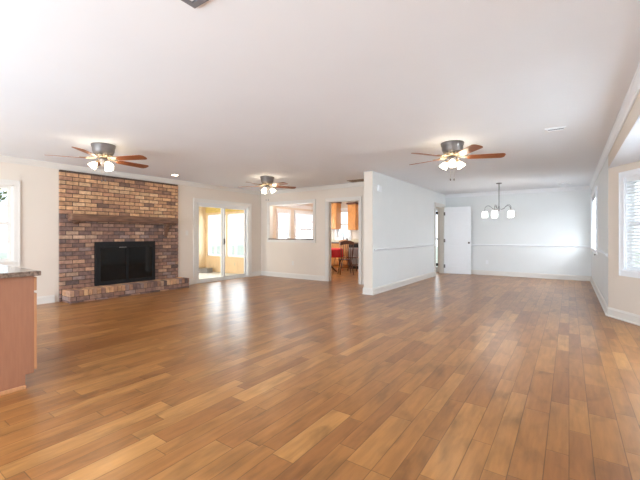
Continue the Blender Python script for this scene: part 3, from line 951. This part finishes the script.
grille('ceiling_grille', 'brown ceiling grille beside the partition above the kitchen doorway', -3.90, 7.22, 0.62, 0.26, BROWNV, BROWNV, 7, 'x')

# ------------------------------------------------------------------ wall fittings
def plate(name, label, cat, loc, rz, m, kind='outlet'):
    t = thing(name, label, cat, loc, rz)      # local -Y is into the room
    g = MB(); g.box(-0.036, 0.036, -0.006, 0, -0.058, 0.058, bev=0.002); g.build('cover_plate', m, t)
    if kind == 'outlet':
        for s in (-1, 1):
            g = MB(); g.box(-0.016, 0.016, -0.008, -0.0055, s * 0.024 - 0.014, s * 0.024 + 0.014, bev=0.001); g.build('socket', m, t)
    else:
        g = MB(); g.box(-0.005, 0.005, -0.016, -0.005, -0.012, 0.012, bev=0.001); g.build('toggle', m, t)
    return t
plate('wall_outlet', 'cream wall outlet below the pass-through', 'outlet', (-6.19, YP, 0.41), 0, TRIM)
plate('wall_outlet', 'white wall outlet on the grey dining room wall', 'outlet', (-1.98, YB, 0.38), 0, WHITE)
plate('light_switch', 'cream light switch between fireplace and sliding door', 'light switch', (XL, 5.08, 1.23), PI / 2, TRIM, 'switch')
plate('wall_outlet', 'tan outlet low on the honey panelled sunroom wall', 'outlet', (-8.38, SY, 0.28), 0, STONE)
t = thing('door_chime', 'small white door chime box high on the partition', 'door chime', (PX1, 6.60, 2.12), PI / 2 * 1)
t.rotation_euler = (0, 0, PI / 2)
g = MB(); g.box(-0.065, 0.065, -0.045, 0, -0.06, 0.06, bev=0.006); g.build('cover', WHITE, t)
g = MB(); g.box(-0.045, 0.045, -0.049, -0.0445, -0.045, -0.02); g.build('speaker_slot', SLAT, t)
t = thing('cord_cleat', 'small grey cleat on the wall under the dining window', 'cleat', (XR, 9.45, 0.765), -PI / 2)
g = MB(); g.lathe([(0, 0), (0.012, 0), (0.010, 0.02), (0.018, 0.03), (0.012, 0.038), (0, 0.04)], 12, Matrix.Rotation(PI / 2, 4, 'X')); g.build('knob', STEEL, t)
# box left on the sunroom floor
t = thing('floor_box', 'low grey box on the sunroom floor in the far corner', 'box', (-9.45, 7.15, -0.01), R(8))
g = MB(); g.box(-0.20, 0.20, -0.12, 0.12, 0, 0.13, bev=0.008); g.build('body', DARKG, t)
g = MB(); g.box(-0.205, 0.205, -0.125, 0.125, 0.131, 0.15, bev=0.004); g.build('lid', STEEL, t)

# ------------------------------------------------------------------ blinds
def blind(label, p0, p1, hole, tilt=40, pitch=0.044, group='white horizontal blinds', y=0.018, cord=True):
    Ln, a = frame_of(p0, p1)
    x0, x1, z0, z1 = hole
    t = thing('window_blind', label, 'blind', (p0[0], p0[1], 0), a, group)
    g = MB(); g.box(x0 + 0.018, x1 - 0.018, y - 0.016, y + 0.026, z1 - 0.065, z1 - 0.016, bev=0.003); g.build('head_rail', SLAT, t)
    g = MB()
    z = z1 - 0.09
    rt = Matrix.Rotation(R(tilt), 3, 'X')
    while z > z0 + 0.05:
        g.box(x0 + 0.022, x1 - 0.022, y - 0.020, y + 0.020, z - 0.001, z + 0.001, rot=rt)
        z -= pitch
    g.build('slats', SLAT, t)
    g = MB(); g.box(x0 + 0.022, x1 - 0.022, y - 0.014, y + 0.016, z0 + 0.018, z0 + 0.036, bev=0.003); g.build('bottom_rail', SLAT, t)
    for xx in (x0 + 0.12, x1 - 0.12):
        g = MB(); g.box(xx - 0.0015, xx + 0.0015, y - 0.022, y - 0.021, z0 + 0.03, z1 - 0.03)
        g.build('ladder_cord', SLAT, t)
blind('white slatted blind on the angled bay window at right', BA, BB, (0.31, 1.06, 0.69, 1.97))
blind('white slatted blind on the wide centre bay window', BB, BC, (0.22, (BB - BC).length - 0.22, 0.69, 1.97))
blind('white slatted blind on the near bay window', BC, BD, (0.24, 0.99, 0.69, 1.97))
blind('white slatted blind on the dining room window', (XR, YB), (XR, YS), RW)
blind('white slatted blind on the narrow breakfast room window', FB, FC, (8.88 - 8.72, 9.44 - 8.72, 0.8, 1.98), tilt=5, pitch=0.05)

# ------------------------------------------------------------------ kitchen beyond the doorway
def upper_cabinet(label, x0, x1, z0, z1, depth=0.32, ndoor=1):
    t = thing('wall_cabinet', label, 'cabinet', ((x0 + x1) / 2, YB, 0))
    hw = (x1 - x0) / 2
    g = MB(); g.box(-hw, hw, -depth, 0, z0, z1); g.build('body', OAK, t)
    for k in range(ndoor):
        a0 = -hw + 2 * hw * k / ndoor + 0.012; a1 = -hw + 2 * hw * (k + 1) / ndoor - 0.012
        g = MB(); y = -depth
        g.box(a0, a0 + 0.055, y - 0.02, y, z0 + 0.015, z1 - 0.03); g.box(a1 - 0.055, a1, y - 0.02, y, z0 + 0.015, z1 - 0.03)
        g.box(a0 + 0.055, a1 - 0.055, y - 0.02, y, z0 + 0.015, z0 + 0.07); g.box(a0 + 0.055, a1 - 0.055, y - 0.02, y, z1 - 0.085, z1 - 0.03)
        g.box(a0 + 0.055, a1 - 0.055, y - 0.012, y, z0 + 0.07, z1 - 0.085)
        g.box(a0 + 0.08, a1 - 0.08, y - 0.018, y - 0.01, z0 + 0.095, z1 - 0.11, bev=0.004)
        d = g.build('door', OAK, t)
        g = MB(); g.lathe([(0, 0), (0.008, 0), (0.007, 0.014), (0.014, 0.02), (0, 0.026)], 10, Matrix.Translation((a1 - 0.03, y - 0.02, z0 + 0.06)) @ Matrix.Rotation(PI / 2, 4, 'X')); g.build('knob', BRASS, d)
    g = MB(); g.box(-hw - 0.03, hw + 0.03, -depth - 0.05, 0, z1 + 0.001, min(z1 + 0.07, 2.437), bev=0.01); g.build('cornice', DARKWOOD, t)
upper_cabinet('tall oak wall cabinet left of the kitchen window', -7.60, -7.03, 1.40, 2.36, ndoor=1)
upper_cabinet('oak wall cabinet right of the kitchen window', -6.55, -6.22, 1.36, 2.28, ndoor=1)
g = MB(); g.box(-7.9, -4.72, YB - 0.012, YB - 0.001, 0.92, 1.03)
tag(g.build('backsplash', STONE), 'tan stone backsplash along the kitchen counter', 'backsplash')
t = thing('kitchen_counter', 'dark stone kitchen counter with sink under the window', 'countertop', (-6.3, YB, 0))
g = MB(); g.box(-1.58, 1.58, -0.64, -0.015, 0.875, 0.915, bev=0.004); g.build('worktop', GRANITE, t)
g = MB(); g.box(-0.95, -0.35, -0.52, -0.14, 0.9155, 0.921, bev=0.002); g.build('sink_rim', STEEL, t)
def base_cabinet(label, x0, x1):
    t = thing('base_cabinet', label, 'cabinet', ((x0 + x1) / 2, YB, 0))
    hw = (x1 - x0) / 2 - 0.001
    g = MB(); g.box(-hw, hw, -0.58, -0.015, 0.10, 0.874); g.box(-hw, hw, -0.52, -0.015, 0, 0.10); g.build('body', OAK, t)
    g = MB(); g.box(-hw + 0.012, hw - 0.012, -0.60, -0.58, 0.72, 0.86, bev=0.003); d = g.build('drawer', OAK, t)
    g = MB(); g.lathe([(0, 0), (0.008, 0), (0.014, 0.02), (0, 0.026)], 10, Matrix.Translation((0, -0.60, 0.79)) @ Matrix.Rotation(PI / 2, 4, 'X')); g.build('knob', BRASS, d)
    g = MB(); g.box(-hw + 0.012, hw - 0.012, -0.60, -0.58, 0.12, 0.70, bev=0.003); g.box(-hw + 0.07, hw - 0.07, -0.608, -0.598, 0.19, 0.63, bev=0.003); d = g.build('door', OAK, t)
    g = MB(); g.lathe([(0, 0), (0.008, 0), (0.014, 0.02), (0, 0.026)], 10, Matrix.Translation((hw - 0.05, -0.60, 0.66)) @ Matrix.Rotation(PI / 2, 4, 'X')); g.build('knob', BRASS, d)
base_cabinet('oak base cabinet at the left under the kitchen counter', -7.88, -7.38)
base_cabinet('oak base cabinet under the kitchen sink', -7.38, -6.80)
base_cabinet('oak base cabinet beside the dishwasher', -6.80, -6.38)
t = thing('dishwasher', 'dark stainless dishwasher under the kitchen counter', 'dishwasher', (-6.08, YB, 0))
g = MB(); g.box(-0.295, 0.295, -0.57, -0.015, 0.0, 0.873); g.build('body', BLACK, t)
g = MB(); g.box(-0.29, 0.29, -0.60, -0.571, 0.10, 0.74, bev=0.006); d = g.build('door', STEEL, t)
g = MB(); g.tube([(-0.22, -0.60, 0.70), (-0.22, -0.635, 0.70), (0.22, -0.635, 0.70), (0.22, -0.60, 0.70)], 0.009, 8); g.build('handle', STEEL, d)
g = MB(); g.box(-0.29, 0.29, -0.60, -0.571, 0.745, 0.865, bev=0.004); g.build('control_panel', BLACK, t)
base_cabinet('oak base cabinet right of the dishwasher', -5.78, -5.20)
t = thing('kitchen_faucet', 'dark gooseneck faucet behind the kitchen sink', 'faucet', (-6.86, YB - 0.10, 0.9225))
g = MB(); g.lathe([(0, 0), (0.028, 0), (0.026, 0.012), (0.014, 0.03), (0.013, 0.10), (0, 0.10)], 16); g.build('base', BLACK, t)
g = MB(); g.tube([(0, 0, 0.09), (0, 0, 0.25)] + [(0, -0.075 + 0.075 * math.cos(R(q)), 0.25 + 0.075 * math.sin(R(q))) for q in range(20, 200, 20)] + [(0, -0.152, 0.19)], 0.011, 10); g.build('spout', BLACK, t)
g = MB(); g.tube([(0.01, 0, 0.06), (0.05, 0, 0.07), (0.075, 0, 0.10)], 0.006, 8); g.build('lever', BLACK, t)
t = thing('soap_dispenser', 'small dark pump dispenser beside the kitchen faucet', 'soap dispenser', (-6.70, YB - 0.12, 0.9225))
g = MB(); g.lathe([(0, 0), (0.028, 0), (0.03, 0.01), (0.03, 0.11), (0.012, 0.13), (0.010, 0.15), (0, 0.15)], 14); g.build('bottle', BLACK, t)
g = MB(); g.tube([(0, 0, 0.14), (0, 0, 0.18), (0, -0.04, 0.185)], 0.005, 8); g.build('pump', STEEL, t)

# table with red cloth, and chairs
TX, TY = -6.32, 9.37
t = thing('dining_table', 'round dark wood table under a red cloth in the kitchen', 'table', (TX, TY, 0))
g = MB(); g.lathe([(0, 0.715), (0.50, 0.715), (0.51, 0.73), (0.50, 0.745), (0, 0.745)], 36); g.build('tabletop', DARKWOOD, t)
g = MB(); g.lathe([(0, 0.16), (0.06, 0.16), (0.075, 0.25), (0.045, 0.36), (0.05, 0.60), (0.10, 0.70), (0.10, 0.714), (0, 0.714)], 20); g.build('pedestal', DARKWOOD, t)
for k in range(4):
    a = R(35 + 90 * k)
    g = MB(); g.tube([(0.03 * math.cos(a), 0.03 * math.sin(a), 0.22), (0.16 * math.cos(a), 0.16 * math.sin(a), 0.17), (0.30 * math.cos(a), 0.30 * math.sin(a), 0.04), (0.34 * math.cos(a), 0.34 * math.sin(a), 0.022)], [0.035, 0.032, 0.024, 0.022], 8)
    g.build('foot', DARKWOOD, t)
g = MB(); bm = g.bm
seg = 72
rings = []
for (rb, z, wv) in ((0.0, 0.749, 0), (0.30, 0.749, 0), (0.51, 0.749, 0), (0.522, 0.742, 0.0), (0.527, 0.70, 0.006), (0.532, 0.62, 0.014), (0.538, 0.54, 0.022), (0.540, 0.49, 0.026)):
    if rb == 0: rings.append([bm.verts.new((0, 0, z))]); continue
    rings.append([bm.verts.new(((rb + wv * math.sin(k * 2 * PI / seg * 12)) * math.cos(2 * PI * k / seg), (rb + wv * math.sin(k * 2 * PI / seg * 12)) * math.sin(2 * PI * k / seg), z)) for k in range(seg)])
for a, b in zip(rings, rings[1:]):
    for k in range(seg):
        u = (k + 1) % seg
        f = bm.faces.new((a[0], b[k], b[u]) if len(a) == 1 else (a[k], b[k], b[u], a[u])); f.smooth = True
o = tag(g.build('tablecloth', RED, loc=(TX, TY, 0)), 'red cloth draped over the round kitchen table', 'tablecloth')
md = o.modifiers.new('thickness', 'SOLIDIFY'); md.thickness = 0.002; md.offset = 1

def windsor_chair(label, wood, loc, rz):
    t = thing('kitchen_chair', label, 'chair', loc, rz, 'chairs around the kitchen table')
    # faces local +Y
    g = MB()
    poly = [(0.21 * math.cos(R(q)) * (1.0 if math.sin(R(q)) > 0 else 0.92), 0.20 * math.sin(R(q))) for q in range(0, 360, 15)]
    g.prism(poly, 0.43, 0.455); s = g.build('seat', wood, t, bevel=0.006)
    for sx in (-1, 1):
        for sy in (-1, 1):
            x, y = 0.13 * sx, 0.13 * sy
            g = MB(); g.tube([(x, y, 0.43), (x * 1.2, y * 1.2, 0.30), (x * 1.30, y * 1.30, 0.20), (x * 1.55, y * 1.55, 0.002)], [0.014, 0.020, 0.017, 0.012], 10)
            g.build('leg', wood, t)
    g = MB()
    for sx in (-1, 1): g.tube([(0.165 * sx, -0.165, 0.20), (0.165 * sx, 0.165, 0.20)], 0.009, 8)
    g.tube([(-0.165, 0, 0.20), (0.165, 0, 0.20)], 0.009, 8)
    g.build('stretcher', wood, t)
    for sx in (-1, 1):
        g = MB(); g.tube([(0.165 * sx, -0.15, 0.452), (0.175 * sx, -0.19, 0.70), (0.185 * sx, -0.23, 0.95)], [0.012, 0.015, 0.010], 10); g.build('back_post', wood, t)
    for k in range(5):
        x = -0.11 + 0.055 * k
        g = MB(); g.tube([(x * 0.9, -0.165, 0.452), (x, -0.20, 0.70), (x * 1.05, -0.225, 0.90)], 0.010, 8); g.build('spindle', wood, t)
    g = MB()
    pts = []
    poly = [(-0.21, 0.88), (-0.205, 0.97), (-0.10, 1.01), (0, 1.02), (0.10, 1.01), (0.205, 0.97), (0.21, 0.88), (0.10, 0.90), (0, 0.905), (-0.10, 0.90)]
    g.prism(poly, -0.010, 0.010, Matrix.Translation((0, -0.228, 0)) @ Matrix(((1, 0, 0, 0), (0, 0, 1, 0), (0, 1, 0, 0), (0, 0, 0, 1))))
    g.build('crest_rail', wood, t)
    return t
windsor_chair('dark red wood spindle-back chair at right of the red-clothed table', DARKWOOD, (-5.50, 9.20, 0), R(42))
windsor_chair('light brown spindle-back chair behind the red-clothed table', MAPLE, (TX + 0.05, TY + 0.80, 0), R(180))
# stool by the counter
t = thing('counter_stool', 'low dark wooden stool in front of the kitchen base cabinets', 'stool', (-5.83, 10.25, 0), R(10))
g = MB(); g.box(-0.17, 0.17, -0.15, 0.15, 0.43, 0.46, bev=0.006); g.build('seat', DARKWOOD, t)
for sx in (-1, 1):
    for sy in (-1, 1):
        g = MB(); g.tube([(0.13 * sx, 0.11 * sy, 0.43), (0.15 * sx, 0.13 * sy, 0.0)], 0.014, 8); g.build('leg', DARKWOOD, t)
for yy in (-0.12, 0.12):
    g = MB(); g.box(-0.14, 0.14, yy - 0.005, yy + 0.005, 0.18, 0.20); g.build('rung', DARKWOOD, t)

# pendant
t = thing('pendant_lamp', 'amber glowing pendant lamp above the kitchen table', 'pendant lamp', (-5.98, 9.0, H))
g = MB(); g.lathe([(0, 0), (0.055, 0), (0.05, -0.02), (0, -0.025)], 20); g.build('canopy', PEWTER, t)
g = MB(); g.tube([(0, 0, -0.02), (0, 0, -0.24)], 0.005, 8); g.build('stem', PEWTER, t)
g = MB(); g.lathe([(0.02, -0.235), (0.07, -0.27), (0.095, -0.33), (0.092, -0.335), (0.066, -0.275), (0.02, -0.242)], 24, closed=True); g.build('lamp_shade', BRASS, t)
g = MB(); g.lathe([(0, -0.25), (0.02, -0.26), (0.045, -0.31), (0.045, -0.34), (0.025, -0.37), (0, -0.375)], 18); g.build('bulb', LAMPP, t)

pl = bpy.data.lights.new('pendant_glow', 'POINT'); pl.energy = 20; pl.color = (1.0, 0.90, 0.76); pl.shadow_soft_size = 0.08
po = bpy.data.objects.new('pendant_glow', pl); C.objects.link(po); po.location = (0, 0, -0.46); po.parent = t

# ------------------------------------------------------------------ outdoors
g = MB(); bm = g.bm
def gp(x0, x1, y0, y1): g.box(x0, x1, y0, y1, -0.35, -0.30)
gp(-40, 30, -30, 45)
struct(g.build('ground', GRASS), 'lawn around the house')
def tree(loc, hgt, rad, label, seed):
    rnd = random.Random(seed)
    t = thing('tree', label, 'tree', loc)
    g = MB(); g.tube([(0, 0, 0), (0.08, 0.05, hgt * 0.4), (-0.05, 0.1, hgt * 0.85)], [0.16, 0.12, 0.04], 10)
    for k in range(7):
        a = rnd.uniform(0, 2 * PI); z = hgt * rnd.uniform(0.4, 0.7)
        g.tube([(0, 0.05, z), (rad * 0.4 * math.cos(a), rad * 0.4 * math.sin(a), z + 0.4), (rad * 0.8 * math.cos(a), rad * 0.8 * math.sin(a), z + 0.5)], [0.05, 0.03, 0.012], 6)
    g.build('trunk', BARK, t)
    g = MB(); bm = g.bm
    for k in range(2600):
        a = rnd.uniform(0, 2 * PI); b = math.acos(rnd.uniform(-1, 1)); rr = rad * rnd.uniform(0.45, 1.0)
        c = Vector((rr * math.sin(b) * math.cos(a), rr * math.sin(b) * math.sin(a), hgt * 0.75 + rr * 0.75 * math.cos(b)))
        d = Vector((rnd.uniform(-1, 1), rnd.uniform(-1, 1), rnd.uniform(-1, 1))).normalized()
        u = d.orthogonal().normalized(); v2 = d.cross(u)
        s = rnd.uniform(0.05, 0.10)
        bm.faces.new([bm.verts.new(c + u * s), bm.verts.new(c + v2 * s * 0.5), bm.verts.new(c - u * s), bm.verts.new(c - v2 * s * 0.5)])
    g.build('foliage', LEAF, t)
tree((-13.2, 1.9, -0.3), 4.3, 1.6, 'leafy green tree outside the left window', 3)
t = thing('neighbouring_house', 'tan house with grey roof beyond the left window', 'house', (-24, 2.0, -0.3))
g = MB(); g.box(-4, 4, -6, 2.2, 0, 3.4); g.build('wall', SIDING, t)
g = MB(); g.prism([(-4.5, 3.4), (4.5, 3.4), (0, 5.4)], -6.4, 2.6, Matrix(((1, 0, 0, 0), (0, 0, 1, 0), (0, 1, 0, 0), (0, 0, 0, 1)))); g.build('roof', ROOF, t)
